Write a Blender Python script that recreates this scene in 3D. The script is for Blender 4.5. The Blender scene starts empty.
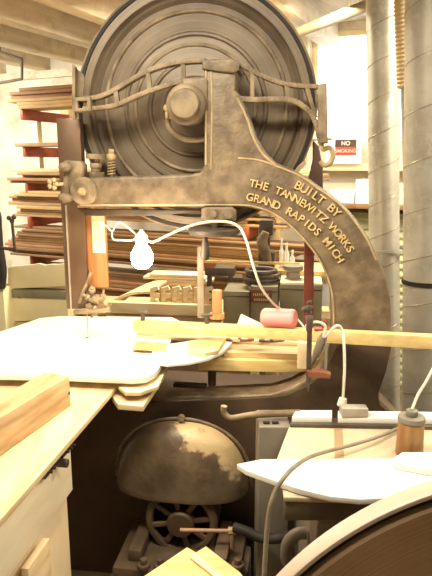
import bpy, bmesh, math, random
from mathutils import Vector as V, Matrix as Mx
random.seed(7)
SC = bpy.context.scene
COL = SC.collection
F = 580.0; PITCH = math.radians(12); EYE = V((0, 0, 1.66))
SAW = math.radians(8); ROOM = math.radians(25); MID = math.radians(8)
# ---------------------------------------------------------------- measuring helpers
def ray(px, py):
    x = (px-216)/F; y = -(py-288)/F
    return V((x, math.cos(PITCH)+y*math.sin(PITCH), -math.sin(PITCH)+y*math.cos(PITCH)))
def P(px, py, Y):
    d = ray(px, py); return EYE+d*(Y/d.y)
def PZ(px, py, z):
    d = ray(px, py); return EYE+d*((z-EYE.z)/d.z)
def PV(px, py, v, yaw=SAW):
    n = V((math.sin(yaw), math.cos(yaw), 0)); d = ray(px, py)
    return EYE+d*(v/d.dot(n))
def loc(p, yaw):      # world -> frame coordinates
    return Mx.Rotation(yaw, 4, 'Z') @ V(p)
def wld(u, v, z, yaw):
    return Mx.Rotation(-yaw, 4, 'Z') @ V((u, v, z))
# ---------------------------------------------------------------- mesh builder
class MB:
    def __init__(s): s.bm = bmesh.new()
    def _add(s, t, M):
        t.transform(M)
        me = bpy.data.meshes.new('tmp'); t.to_mesh(me); t.free(); s.bm.from_mesh(me); bpy.data.meshes.remove(me)
    def box(s, c, d, M=None, b=0.0, rz=0.0, seg=2):
        t = bmesh.new(); bmesh.ops.create_cube(t, size=1)
        t.transform(Mx.Diagonal((d[0], d[1], d[2], 1)))
        if b > 0: bmesh.ops.bevel(t, geom=t.edges[:], offset=min(b, min(d)*.45), segments=seg, affect='EDGES', profile=.5)
        s._add(t, Mx.Translation(V(c)) @ (M if M is not None else Mx.Rotation(rz, 4, 'Z'))); return s
    def fbox(s, u0, u1, v0, v1, z0, z1, yaw, b=0.0):   # box in a yawed frame
        return s.box(wld((u0+u1)/2, (v0+v1)/2, (z0+z1)/2, yaw), (abs(u1-u0), abs(v1-v0), abs(z1-z0)), rz=-yaw, b=b)
    def pbox(s, x0, y0, x1, y1, v, dep, yaw=ROOM, b=0.0):
        xm = (x0+x1)/2; a = loc(PV(x0, y1, v, yaw), yaw); c = loc(PV(x1, y0, v, yaw), yaw)
        a.z = PV(xm, y1, v, yaw).z; c.z = PV(xm, y0, v, yaw).z
        return s.fbox(a.x, c.x, v, v+dep, a.z, c.z, yaw, b)
    def cyl(s, p0, p1, r0, r1=None, seg=24, b=0.0):
        p0 = V(p0); p1 = V(p1); r1 = r0 if r1 is None else r1; L = (p1-p0).length
        t = bmesh.new(); bmesh.ops.create_cone(t, cap_ends=True, segments=seg, radius1=r0, radius2=r1, depth=L)
        if b > 0:
            es = [e for e in t.edges if any(len(f.verts) > 4 for f in e.link_faces)]
            bmesh.ops.bevel(t, geom=es, offset=b, segments=2, affect='EDGES', profile=.5)
        q = V((0, 0, 1)).rotation_difference((p1-p0).normalized()).to_matrix().to_4x4()
        s._add(t, Mx.Translation((p0+p1)/2) @ q); return s
    def ball(s, c, r, sc=(1, 1, 1), seg=20):
        t = bmesh.new(); bmesh.ops.create_uvsphere(t, u_segments=seg, v_segments=max(8, seg*2//3), radius=r)
        s._add(t, Mx.Translation(V(c)) @ Mx.Diagonal((sc[0], sc[1], sc[2], 1))); return s
    def beam(s, p0, p1, w, h, b=0.0, up=(0, 0, 1)):    # w sideways, h upward
        p0 = V(p0); p1 = V(p1); x = (p1-p0); L = x.length; x.normalize()
        y = V(up).cross(x).normalized(); z = x.cross(y)
        R = Mx((x, y, z)).transposed().to_4x4()
        return s.box((p0+p1)/2, (L, w, h), M=R, b=b)
    def tube(s, pts, r, seg=10, smooth=8, closed=False):
        pts = [V(p) for p in pts]
        if smooth and len(pts) > 2: pts = catmull(pts, smooth, closed)
        n = len(pts); rs = r if isinstance(r, (list, tuple)) else None
        t = bmesh.new(); rings = []; nrm = None
        for i, p in enumerate(pts):
            if closed: tg = pts[(i+1) % n]-pts[i-1]
            else: tg = pts[min(i+1, n-1)]-pts[max(i-1, 0)]
            tg.normalize()
            if nrm is None:
                nrm = tg.orthogonal().normalized()
            nrm = (nrm-tg*nrm.dot(tg)).normalized(); bn = tg.cross(nrm)
            if rs: k = i/(n-1)*(len(rs)-1); a = int(min(k, len(rs)-2)); rr = rs[a]+(rs[a+1]-rs[a])*(k-a)
            else: rr = r
            rings.append([t.verts.new(p+(nrm*math.cos(q*2*math.pi/seg)+bn*math.sin(q*2*math.pi/seg))*rr) for q in range(seg)])
        for i in range(n if closed else n-1):
            A = rings[i]; B_ = rings[(i+1) % n]
            for q in range(seg): t.faces.new((A[q], A[(q+1) % seg], B_[(q+1) % seg], B_[q]))
        if not closed:
            t.faces.new(rings[0][::-1]); t.faces.new(rings[-1])
        bmesh.ops.recalc_face_normals(t, faces=t.faces)
        s._add(t, Mx.Identity(4)); return s
    def lathe(s, prof, c, axis, seg=64, a0=0, a1=2*math.pi):     # prof: (r, h) along axis
        t = bmesh.new(); full = abs(a1-a0-2*math.pi) < 1e-6; rings = []; ns = seg if full else seg+1
        for r, h in prof:
            if r < 1e-6: rings.append([t.verts.new((0, 0, h))]*ns)
            else: rings.append([t.verts.new((r*math.cos(a0+(a1-a0)*q/seg), r*math.sin(a0+(a1-a0)*q/seg), h)) for q in range(ns)])
        for i in range(len(rings)-1):
            for q in range(seg):
                j = (q+1) % ns
                vs = [rings[i][q], rings[i][j], rings[i+1][j], rings[i+1][q]]; u = []
                for v_ in vs:
                    if v_ not in u: u.append(v_)
                if len(u) > 2:
                    try: t.faces.new(u)
                    except ValueError: pass
        bmesh.ops.recalc_face_normals(t, faces=t.faces)
        q = V((0, 0, 1)).rotation_difference(V(axis).normalized()).to_matrix().to_4x4()
        s._add(t, Mx.Translation(V(c)) @ q); return s
    def curve2d(s, loops, th, bev, M):        # loops in a local plane, thickness th centred on 0
        cu = bpy.data.curves.new('c', 'CURVE'); cu.dimensions = '2D'; cu.fill_mode = 'BOTH'
        for L in loops:
            sp = cu.splines.new('POLY'); sp.points.add(len(L)-1)
            for i, p in enumerate(L): sp.points[i].co = (p[0], p[1], 0, 1)
            sp.use_cyclic_u = True
        cu.extrude = th/2-bev; cu.bevel_depth = bev; cu.bevel_resolution = 2; cu.offset = -bev
        s._cu(cu, M); return s
    def _cu(s, cu, M):
        o = bpy.data.objects.new('c', cu); COL.objects.link(o)
        dg = bpy.context.evaluated_depsgraph_get(); dg.update()
        me = bpy.data.meshes.new_from_object(o.evaluated_get(dg))
        t = bmesh.new(); t.from_mesh(me); bmesh.ops.remove_doubles(t, verts=t.verts, dist=1e-5)
        bpy.data.objects.remove(o); bpy.data.curves.remove(cu); bpy.data.meshes.remove(me)
        s._add(t, M)
    def ppoly(s, px, v, th, bev=.004, yaw=SAW, holes=(), zfix=None):   # upright plate from measured outline
        ls = []
        for L in [px]+list(holes):
            q = []
            for p in L:
                w = loc(PV(p[0], p[1], v, yaw), yaw)
                q.append((w.x, 0.0 if (len(p) > 2) else w.z))
            ls.append(q)
        M = Mx.Rotation(-yaw, 4, 'Z') @ Mx.Translation((0, v+th/2, 0)) @ Mx.Rotation(math.pi/2, 4, 'X')
        return s.curve2d(ls, th, bev, M)
    def zpoly(s, px, z, th, bev=.003):      # flat slab whose TOP is at z
        L = [PZ(a, b, z) for a, b in px]
        return s.curve2d([[(p.x, p.y) for p in L]], th, bev, Mx.Translation((0, 0, z-th/2)))
    def text(s, body, size, depth, M, bold=.0):
        cu = bpy.data.curves.new('t', 'FONT'); cu.body = body; cu.size = size; cu.extrude = depth/2
        cu.align_x = 'CENTER'; cu.align_y = 'CENTER'; cu.offset = bold
        s._cu(cu, M); return s
    def build(s, name, mat, parent=None, org=None, rz=0.0, smooth=True, cube=False):
        if parent is not None and org is None:
            W = WM[parent.name]
        else:
            if org is None:
                zs = [v.co for v in s.bm.verts]
                org = V(((min(q.x for q in zs)+max(q.x for q in zs))/2, (min(q.y for q in zs)+max(q.y for q in zs))/2, min(q.z for q in zs)))
            W = Mx.Translation(V(org)) @ Mx.Rotation(rz, 4, 'Z')
        s.bm.transform(W.inverted())
        me = bpy.data.meshes.new(name); s.bm.to_mesh(me); s.bm.free()
        me.materials.append(mat)
        me.polygons.foreach_set('use_smooth', [smooth]*len(me.polygons))
        if smooth: me.set_sharp_from_angle(angle=math.radians(38))
        o = bpy.data.objects.new(name, me); COL.objects.link(o)
        if parent is not None:
            o.parent = parent; L = WM[parent.name].inverted() @ W
        else: L = W
        o.location = L.to_translation(); o.rotation_euler = L.to_euler()
        WM[o.name] = W
        return o
WM = {}
def catmull(p, k, closed):
    n = len(p); out = []
    for i in range(n if closed else n-1):
        if closed: a, b, c, d = p[i-1], p[i], p[(i+1) % n], p[(i+2) % n]
        else: a, b, c, d = p[max(i-1, 0)], p[i], p[i+1], p[min(i+2, n-1)]
        for j in range(k):
            t = j/k
            out.append(.5*((2*b)+(c-a)*t+(2*a-5*b+4*c-d)*t*t+(3*b-a-3*c+d)*t**3))
    if not closed: out.append(p[-1])
    return out
def smooth2(pts, k=4):     # open 2d smoothing of a px run
    q = catmull([V((a, b, 0)) for a, b in pts], k, False); return [(v.x, v.y) for v in q]
def empty(name, at, label, cat, group=None, rz=0.0):
    o = bpy.data.objects.new(name, None); COL.objects.link(o); o.empty_display_size = .05
    o.location = V(at); o.rotation_euler = (0, 0, rz)
    WM[o.name] = Mx.Translation(V(at)) @ Mx.Rotation(rz, 4, 'Z')
    return tag(o, label, cat, group)
def tag(o, label, cat, group=None):
    o['label'] = label; o['category'] = cat
    if group: o['group'] = group
    return o
def struct(o): o['kind'] = 'structure'; return o
ORD = ['first', 'second', 'third', 'fourth', 'fifth', 'sixth', 'seventh', 'eighth', 'ninth', 'tenth', 'eleventh', 'twelfth']
# ---------------------------------------------------------------- materials
def mat(name, a, b=None, scale=6, stretch=(1, 1, 1), rough=.6, metal=0.0, bump=.15, detail=6, thr=(.35, .65), c=None, cthr=(.6, .64), cscale=3, bscale=None):
    m = bpy.data.materials.new(name); m.use_nodes = True; N = m.node_tree.nodes; L = m.node_tree.links
    bs = N['Principled BSDF']; bs.inputs['Roughness'].default_value = rough; bs.inputs['Metallic'].default_value = metal
    b = b or a
    tc = N.new('ShaderNodeTexCoord'); mp = N.new('ShaderNodeMapping'); mp.inputs['Scale'].default_value = stretch
    L.new(tc.outputs['Object'], mp.inputs['Vector'])
    n = N.new('ShaderNodeTexNoise'); n.inputs['Scale'].default_value = scale; n.inputs['Detail'].default_value = detail
    L.new(mp.outputs['Vector'], n.inputs['Vector'])
    r = N.new('ShaderNodeValToRGB'); r.color_ramp.elements[0].position = thr[0]; r.color_ramp.elements[1].position = thr[1]
    r.color_ramp.elements[0].color = (*a, 1); r.color_ramp.elements[1].color = (*b, 1)
    L.new(n.outputs['Fac'], r.inputs['Fac'])
    out = r.outputs['Color']
    if c:
        n2 = N.new('ShaderNodeTexNoise'); n2.inputs['Scale'].default_value = cscale; n2.inputs['Detail'].default_value = 8
        n2.inputs['Roughness'].default_value = .65
        L.new(tc.outputs['Object'], n2.inputs['Vector'])
        r2 = N.new('ShaderNodeValToRGB'); r2.color_ramp.elements[0].position = cthr[0]; r2.color_ramp.elements[1].position = cthr[1]
        L.new(n2.outputs['Fac'], r2.inputs['Fac'])
        mx = N.new('ShaderNodeMixRGB'); mx.inputs[2].default_value = (*c, 1)
        L.new(r2.outputs['Color'], mx.inputs[0]); L.new(out, mx.inputs[1]); out = mx.outputs[0]
    L.new(out, bs.inputs['Base Color'])
    if bump:
        bp = N.new('ShaderNodeBump'); bp.inputs['Strength'].default_value = bump; bp.inputs['Distance'].default_value = .01
        src = n
        if bscale:
            src = N.new('ShaderNodeTexNoise'); src.inputs['Scale'].default_value = bscale; src.inputs['Detail'].default_value = 4
            L.new(tc.outputs['Object'], src.inputs['Vector'])
        L.new(src.outputs['Fac'], bp.inputs['Height']); L.new(bp.outputs['Normal'], bs.inputs['Normal'])
    return m
def radial_mat(name, a, b, freq, rough, metal=0.0, plane='xz', c=None):
    m = bpy.data.materials.new(name); m.use_nodes = True; N = m.node_tree.nodes; L = m.node_tree.links
    bs = N['Principled BSDF']; bs.inputs['Roughness'].default_value = rough; bs.inputs['Metallic'].default_value = metal
    tc = N.new('ShaderNodeTexCoord'); mp = N.new('ShaderNodeMapping')
    mp.inputs['Scale'].default_value = (1, 0, 1)
    L.new(tc.outputs['Object'], mp.inputs['Vector'])
    ln = N.new('ShaderNodeVectorMath'); ln.operation = 'LENGTH'; L.new(mp.outputs['Vector'], ln.inputs[0])
    n = N.new('ShaderNodeTexNoise'); n.noise_dimensions = '1D'; n.inputs['Scale'].default_value = freq; n.inputs['Detail'].default_value = 5
    n.inputs['Roughness'].default_value = .7
    L.new(ln.outputs['Value'], n.inputs['W'])
    n2 = N.new('ShaderNodeTexNoise'); n2.inputs['Scale'].default_value = 5; n2.inputs['Detail'].default_value = 7
    L.new(tc.outputs['Object'], n2.inputs['Vector'])
    ad = N.new('ShaderNodeMath'); ad.operation = 'MULTIPLY_ADD'; ad.inputs[1].default_value = .5; 
    ml = N.new('ShaderNodeMath'); ml.operation = 'MULTIPLY'; ml.inputs[1].default_value = .5
    L.new(n2.outputs['Fac'], ml.inputs[0]); L.new(n.outputs['Fac'], ad.inputs[0]); L.new(ml.outputs[0], ad.inputs[2])
    r = N.new('ShaderNodeValToRGB'); r.color_ramp.elements[0].position = .38; r.color_ramp.elements[1].position = .62
    r.color_ramp.elements[0].color = (*a, 1); r.color_ramp.elements[1].color = (*b, 1)
    L.new(ad.outputs[0], r.inputs['Fac']); L.new(r.outputs['Color'], bs.inputs['Base Color'])
    bp = N.new('ShaderNodeBump'); bp.inputs['Strength'].default_value = .35; bp.inputs['Distance'].default_value = .004
    L.new(n.outputs['Fac'], bp.inputs['Height']); L.new(bp.outputs['Normal'], bs.inputs['Normal'])
    return m
def emis(name, col, st):
    m = bpy.data.materials.new(name); m.use_nodes = True; bs = m.node_tree.nodes['Principled BSDF']
    bs.inputs['Base Color'].default_value = (*col, 1); bs.inputs['Emission Color'].default_value = (*col, 1); bs.inputs['Emission Strength'].default_value = st
    return m
IRON = mat('dusty_cast_iron', (.125, .089, .054), (.255, .19, .122), 16, rough=.45, bump=.3, bscale=60, c=(.105, .072, .044), cthr=(.48, .66), cscale=9)
IRONL = mat('pale_dusty_iron', (.13, .092, .055), (.30, .225, .14), 16, rough=.55, bump=.1, bscale=70)
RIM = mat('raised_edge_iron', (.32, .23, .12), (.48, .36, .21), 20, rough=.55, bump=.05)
BASE = mat('shaded_grimy_iron', (.068, .038, .021), (.105, .064, .037), 3, rough=.55, bump=.15, bscale=40, c=(.035, .02, .012), cthr=(.45, .7))  # frame iron darkened: falling-off light put into the colour, plus grime
GOLD = mat('worn_brass_letters', (.55, .39, .17), (.70, .54, .28), 20, rough=.45, bump=.0)
WHEEL = radial_mat('turned_wheel_face', (.10, .072, .048), (.235, .182, .128), 16, .42, .15)
DISC = radial_mat('ribbed_disc_face', (.42, .29, .18), (.60, .44, .30), 300, .5, .0)
BLACK = mat('black_rubber', (.012, .009, .008), (.03, .022, .018), 12, rough=.7, bump=.1)
DARK = mat('dark_metal', (.05, .038, .028), (.10, .075, .055), 10, rough=.5, bump=.1)
STEEL = mat('bright_steel', (.55, .50, .42), (.72, .66, .56), 12, rough=.3, metal=.6, bump=.05)
POSTM = mat('browned_steel_post', (.10, .055, .035), (.19, .12, .075), 5, (1, 1, .5), rough=.35, metal=.4, bump=.08)
TABLE = mat('machined_table_top', (.80, .82, .80), (.88, .88, .85), 8, rough=.35, metal=.0, bump=.03)
WHITEB = mat('white_faced_board', (.84, .85, .83), (.90, .90, .88), 4, rough=.6, bump=.03)
PLY = mat('plywood', (.60, .45, .26), (.76, .61, .38), 3, (1, 9, 9), rough=.6, bump=.05)
PALE = mat('pale_planed_wood', (.72, .56, .34), (.84, .71, .48), 3, (1, 8, 8), rough=.6, bump=.05)
PALEY = mat('pale_wood_along_depth', (.62, .45, .24), (.78, .63, .40), 3, (8, 1, 8), rough=.6, bump=.05)
YEL = mat('yellow_pine', (.60, .44, .17), (.74, .58, .28), 3, (2, 14, 14), rough=.55, bump=.05)
BLOCK = mat('knotty_timber', (.34, .21, .10), (.58, .41, .23), 4, (5, 1.2, 9), rough=.65, bump=.12, c=(.28, .15, .07), cthr=(.66, .72), cscale=6)
ORW = mat('orange_wood', (.46, .22, .085), (.60, .33, .15), 4, (10, 10, 1), rough=.6, bump=.05)
WOODS = [mat('rack_wood_%s' % n, a, b, 3, (1.5, 12, 12), rough=.7, bump=.1) for n, a, b in (
    ('tan', (.30, .17, .07), (.46, .29, .14)), ('honey', (.42, .25, .09), (.58, .38, .17)), ('brown', (.18, .09, .035), (.29, .16, .07)),
    ('pale', (.52, .37, .18), (.68, .52, .30)), ('red', (.26, .12, .05), (.38, .20, .09)))]
REDM = mat('red_oxide_steel', (.30, .060, .025), (.40, .10, .045), 8, rough=.5, bump=.08)
GRD = mat('dull_red_guard', (.11, .024, .016), (.18, .05, .033), 8, rough=.5, bump=.08)
PLAST = mat('old_plaster', (.62, .54, .42), (.80, .73, .60), 3, rough=.9, bump=.5, bscale=9, c=(.48, .38, .26), cthr=(.55, .68), cscale=2.5)
CEIL = mat('painted_ceiling_wood', (.42, .35, .23), (.58, .50, .36), 2, (6, 1, 6), rough=.8, bump=.1, c=(.36, .27, .16), cthr=(.55, .75), cscale=3)
JOIST = mat('painted_joist_wood', (.58, .50, .36), (.78, .70, .54), 2, (6, 1, 6), rough=.8, bump=.1, c=(.42, .32, .19), cthr=(.55, .75), cscale=4)
CONC = mat('dusty_concrete', (.16, .12, .085), (.24, .18, .13), 4, rough=.9, bump=.2)
GALV = mat('galvanised_sheet', (.38, .36, .30), (.54, .515, .445), 6, rough=.4, metal=.2, bump=.05, cscale=30, c=(.50, .475, .41), cthr=(.5, .6))
SEAM = mat('duct_seam', (.30, .25, .18), (.42, .36, .27), 8, rough=.4, metal=.4, bump=0)
HOSE = mat('tan_flexible_hose', (.55, .40, .21), (.66, .50, .29), 8, rough=.6)
CREAM = mat('cream_paint', (.78, .67, .38), (.86, .77, .50), 4, rough=.7)
OLIVE = mat('olive_drab_metal', (.17, .15, .09), (.26, .23, .15), 6, rough=.5)
GREY = mat('grey_enamel', (.20, .175, .14), (.28, .245, .20), 5, rough=.5)
GREEN = mat('pale_green_louvre', (.55, .56, .33), (.66, .66, .42), 4, rough=.7)
PINK = mat('pink_plastic', (.85, .27, .27), (.92, .38, .36), 5, rough=.4, bump=.02)
CORDW = mat('white_cable', (.80, .74, .62), (.88, .82, .70), 6, rough=.5)
CORDG = mat('grey_brown_cable', (.20, .165, .12), (.30, .25, .19), 20, rough=.6)
SIGNB = mat('sign_black', (.05, .02, .015), rough=.5, bump=0)
SIGNR = mat('sign_red', (.48, .05, .03), rough=.5, bump=0)
SIGNW = mat('sign_white', (.75, .55, .45), rough=.5, bump=0)
CLAMPR = mat('red_clamp_pad', (.16, .045, .02), (.24, .08, .035), 8, rough=.5)
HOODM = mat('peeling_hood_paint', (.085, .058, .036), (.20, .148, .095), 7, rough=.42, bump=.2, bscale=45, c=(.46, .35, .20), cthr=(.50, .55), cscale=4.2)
PLUG = mat('amber_wood', (.27, .13, .045), (.42, .23, .09), 5, (8, 8, 1), rough=.45)
COPPER = mat('rusty_rod', (.32, .18, .10), (.45, .28, .16), 12, rough=.5)
GLASS = bpy.data.materials.new('window_glass'); GLASS.use_nodes = True
g = GLASS.node_tree.nodes['Principled BSDF']; g.inputs['Transmission Weight'].default_value = 1; g.inputs['Roughness'].default_value = 0; g.inputs['IOR'].default_value = 1.02
BULB = emis('lit_bulb', (1, .90, .70), 60)
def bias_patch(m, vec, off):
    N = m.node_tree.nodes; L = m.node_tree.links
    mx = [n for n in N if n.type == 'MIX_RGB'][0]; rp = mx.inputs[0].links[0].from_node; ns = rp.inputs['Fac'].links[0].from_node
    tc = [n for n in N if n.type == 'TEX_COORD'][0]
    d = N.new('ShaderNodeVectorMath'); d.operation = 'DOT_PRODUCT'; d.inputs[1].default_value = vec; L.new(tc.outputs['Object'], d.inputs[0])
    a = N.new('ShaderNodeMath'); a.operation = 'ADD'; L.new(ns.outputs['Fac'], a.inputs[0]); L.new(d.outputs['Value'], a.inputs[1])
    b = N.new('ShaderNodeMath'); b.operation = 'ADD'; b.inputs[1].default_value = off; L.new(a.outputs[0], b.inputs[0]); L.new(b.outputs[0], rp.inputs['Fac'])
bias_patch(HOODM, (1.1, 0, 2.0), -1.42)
# ================================================================= THE ROOM
VB = 4.7; ZC = 2.72; U0, U1, V0 = -5.3, 2.6, -1.6
m = MB(); m.fbox(U0-.1, U1+.1, V0-.1, VB+.1, -.1, 0, ROOM); struct(m.build('floor', CONC, org=(0, 0, 0), rz=-ROOM))
m = MB(); m.fbox(U0-.1, U1+.1, V0-.1, VB+.1, ZC, ZC+.1, ROOM); struct(m.build('ceiling', CEIL, org=(0, 0, 0), rz=-ROOM))
m = MB(); m.fbox(U0-.1, U0, V0, VB, 0, ZC, ROOM); struct(m.build('wall_left', PLAST, org=(0, 0, 0), rz=-ROOM))
m = MB(); m.fbox(U1, U1+.1, V0, VB, 0, ZC, ROOM); struct(m.build('wall_right', PLAST, org=(0, 0, 0), rz=-ROOM))
m = MB(); m.fbox(U0, U1, V0-.1, V0, 0, ZC, ROOM); struct(m.build('wall_front', PLAST, org=(0, 0, 0), rz=-ROOM))
# back wall with a window opening
wa = loc(PV(309, 147, VB, ROOM), ROOM); wb = loc(PV(470, 18, VB, ROOM), ROOM)
m = MB()
m.fbox(U0, wa.x, VB, VB+.15, 0, ZC, ROOM); m.fbox(wb.x, U1, VB, VB+.15, 0, ZC, ROOM)
m.fbox(wa.x, wb.x, VB, VB+.15, 0, wa.z, ROOM); m.fbox(wa.x, wb.x, VB, VB+.15, wb.z, ZC, ROOM)
struct(m.build('wall_back', PLAST, org=(0, 0, 0), rz=-ROOM))
m = MB()
for a, b, c, d in ((wa.x, wa.x+.04, wa.z, wb.z), (wb.x-.04, wb.x, wa.z, wb.z), (wa.x, wb.x, wa.z, wa.z+.04), (wa.x, wb.x, wb.z-.04, wb.z)):
    m.fbox(a, b, VB+.02, VB+.07, c, d, ROOM, b=.004)
um = wa.x+.86; m.fbox(um-.015, um+.015, VB+.02, VB+.07, wa.z, wb.z, ROOM)
w1 = struct(m.build('window_1', CREAM, org=wld(wa.x, VB, wa.z, ROOM), rz=-ROOM))
m = MB(); m.fbox(wa.x+.03, wb.x-.03, VB+.04, VB+.046, wa.z+.03, wb.z-.03, ROOM); m.build('window_pane', GLASS, w1)
# ceiling joists
k = 0; u = -5.2
while u < 2.5:
    k += 1
    m = MB(); m.fbox(u, u+.12, V0, VB, ZC-.17, ZC, ROOM, b=.006)
    struct(m.build('trim_%d' % k, JOIST, org=wld(u, 0, ZC-.17, ROOM), rz=-ROOM)); u += .56
# bridging planks between joists and wall plate
k += 1; m = MB(); m.fbox(U0, wa.x-.1, VB-.06, VB, ZC-.24, ZC-.17, ROOM, b=.004); struct(m.build('trim_%d' % k, JOIST, org=wld(0, VB, 0, ROOM), rz=-ROOM))
# ledge on the back wall below the window
m = MB(); m.pbox(316, 164, 480, 171, 4.55, .34, b=.004); led = tag(m.build('wall_shelf', CREAM, rz=-ROOM), 'long cream shelf fixed under the bright window', 'shelf')
# ================================================================= BAND SAW
VF, TF = 2.04, .12      # frame front, thickness
VW = 2.20               # wheel centre plane
nS = V((-math.sin(SAW), -math.cos(SAW), 0))     # towards the viewer
sb = PV(220, 560, VF, SAW); saw = empty('band_saw', (sb.x, sb.y, 0), 'huge old cast iron band saw filling the middle of the workshop', 'band saw', rz=-SAW)
outer = smooth2([(276, 163), (300, 173), (320, 187), (338, 200), (353, 215), (367, 235), (379, 259), (387, 281), (391, 303), (391, 332), (387, 362), (380, 390)])
inner = smooth2([(301, 382), (318, 368), (328, 350), (332, 325), (331, 300), (327, 278), (317, 257), (301, 238), (286, 224), (270, 214), (250, 208)])
out = [(76, 178), (140, 176), (190, 174), (200, 172), (204, 166), (204, 63), (230, 61), (236, 64), (237, 72), (235, 90), (242, 96), (248, 114), (256, 137), (265, 152)] + outer + \
      [(380, 400), (400, 420), (400, 600, 0), (68, 600, 0), (68, 400), (154, 399), (270, 394), (290, 388)] + inner + [(220, 207), (140, 207), (76, 208)]
m = MB(); m.ppoly(out, VF, TF, .012); fr = m.build('frame', IRON, saw)
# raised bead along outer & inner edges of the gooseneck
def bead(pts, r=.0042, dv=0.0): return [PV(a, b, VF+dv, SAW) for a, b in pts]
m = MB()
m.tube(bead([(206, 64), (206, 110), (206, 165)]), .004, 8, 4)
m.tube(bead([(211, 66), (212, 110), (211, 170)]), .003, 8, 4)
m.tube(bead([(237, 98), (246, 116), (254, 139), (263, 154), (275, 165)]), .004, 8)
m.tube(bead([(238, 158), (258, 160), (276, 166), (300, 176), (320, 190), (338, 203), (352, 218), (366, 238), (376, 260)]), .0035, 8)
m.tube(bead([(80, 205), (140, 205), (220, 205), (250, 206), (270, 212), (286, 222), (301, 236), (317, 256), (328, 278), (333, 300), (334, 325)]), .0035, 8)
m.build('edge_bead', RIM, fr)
# cap lip at the head of the column
m = MB(); m.ppoly([(202, 60), (232, 58), (239, 62), (239, 70), (234, 73), (202, 69)], VF-.012, .13, .005); m.build('column_cap', IRON, saw)
# deep lower base
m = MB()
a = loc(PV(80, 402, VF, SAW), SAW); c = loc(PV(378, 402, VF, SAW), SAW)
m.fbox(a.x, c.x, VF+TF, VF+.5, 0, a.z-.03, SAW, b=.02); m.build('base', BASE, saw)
# added dark plate proud of the casting, the base's shade in its colour
m = MB(); m.ppoly(smooth2([(66, 404), (154, 402), (270, 397), (295, 391), (318, 378), (335, 352), (344, 345), (392, 345)], 3)+[(386, 372), (378, 395), (380, 405), (402, 424), (402, 600, 0), (66, 600, 0)], VF-.012, .02, .003); m.build('base_shade_plate', BASE, saw)
m = MB(); q = PV(190, 388, VF+.06, SAW); m.box(q+V((0, 0, .012)), (.13, .035, .014), b=.004, rz=-SAW); m.build('ledge_latch', BLACK, saw)
# lettering
ctr = (224, 331)
def arc_text(mb, s, R, a0, a1, size):
    L = [ch for ch in s]
    for i, ch in enumerate(L):
        if ch == ' ': continue
        t = math.radians(a0+(a1-a0)*i/(len(L)-1))
        p = PV(ctr[0]+R*math.sin(t), ctr[1]-R*math.cos(t), VF-.003, SAW)
        M = Mx.Translation(p) @ Mx.Rotation(-SAW, 4, 'Z') @ Mx.Rotation(math.pi/2, 4, 'X') @ Mx.Rotation(-t, 4, 'Z')
        mb.text(ch, size, .008, M, .0004)
m = MB()
arc_text(m, 'BUILT BY', 163, 27, 43.5, .041)
arc_text(m, 'THE TANNEWITZ WORKS', 150, 11, 57, .037)
arc_text(m, 'GRAND RAPIDS MICH', 136, 11, 58, .037)
lt = m.build('lettering', GOLD, fr); lt['label'] = 'raised gold lettering curving along the gooseneck'
# upper wheel
wc = PV(195.5, 109.5, VW, SAW); RW = (PV(80.5, 109, VW, SAW)-PV(317.5, 109, VW, SAW)).length/2
m = MB()
R = RW
prof = [(.03, .045), (.10, .045), (.115, .03), (.155, .026), (.16, .032), (.168, .032), (.173, .024), (.25, .012), (.256, .018), (.264, .018), (.27, .010), (.36, .016), (.372, .030), (.384, .018), (R-.055, .022), (R-.05, .040), (R-.022, .040), (R-.02, .02)]
m.lathe(prof+[(R-.02, -.05), (.03, -.05)], wc, nS, 96)
wh = m.build('upper_wheel', WHEEL, saw, org=wc, rz=-SAW)
for rr_, hh_, ww_ in ((.222, .016, .007), (.335, .014, .008), (.412, .034, .005)):
    m = MB(); m.lathe([(rr_+ww_*math.cos(t*math.pi/6), hh_+ww_*math.sin(t*math.pi/6)) for t in range(13)], wc, nS, 96); m.build('cast_ridge', RIM if rr_ > .4 else IRONL, wh, org=wc, rz=-SAW)
m = MB(); m.lathe([(R-.021, .045), (R-.009, .045), (R-.009, -.052), (R-.021, -.052), (R-.021, .045)], wc, nS, 96); m.build('tyre', BLACK, wh, org=wc, rz=-SAW)
m = MB(); m.lathe([(R-.0095, .040), (R-.001, .040), (R, .036), (R, -.055), (R-.0095, -.055), (R-.0095, .04)], wc, nS, 96); m.build('blade_band', IRONL, wh, org=wc, rz=-SAW)
m = MB()
hc = wc+nS*.04
m.lathe([(.055, 0), (.062, .01), (.062, .125), (.058, .13)], hc, nS, 48)
m.lathe([(.058, .12), (.068, .125), (.068, .15), (.064, .155), (.052, .158), (.050, .17), (.046, .178), (0, .182)], hc, nS, 48); hb = m.build('spindle_housing', IRONL, saw)
m = MB(); m.fbox(*[q for q in (lambda a, b: (a.x, b.x))(loc(PV(180, 90, 2.0), SAW), loc(PV(206, 90, 2.0), SAW))], 2.03, 2.13, loc(PV(190, 112, 2.04), SAW).z, loc(PV(190, 78, 2.04), SAW).z, SAW, b=.01); m.build('spindle_bracket', IRONL, saw)
m = MB()
m.tube([PV(x, y, 2.10) for x, y in ((170, 112), (168, 124), (174, 133), (184, 139), (196, 140), (205, 139))], .010, 10); m.build('oil_pipe', IRONL, saw)
m = MB()
m.ball(PV(167, 108, 2.08), .014); m.cyl(PV(167, 108, 2.08), PV(167, 118, 2.08), .007); m.cyl(PV(170, 117, 2.07), PV(182, 117, 2.07), .007); m.build('oil_cup', RIM, saw)
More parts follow.
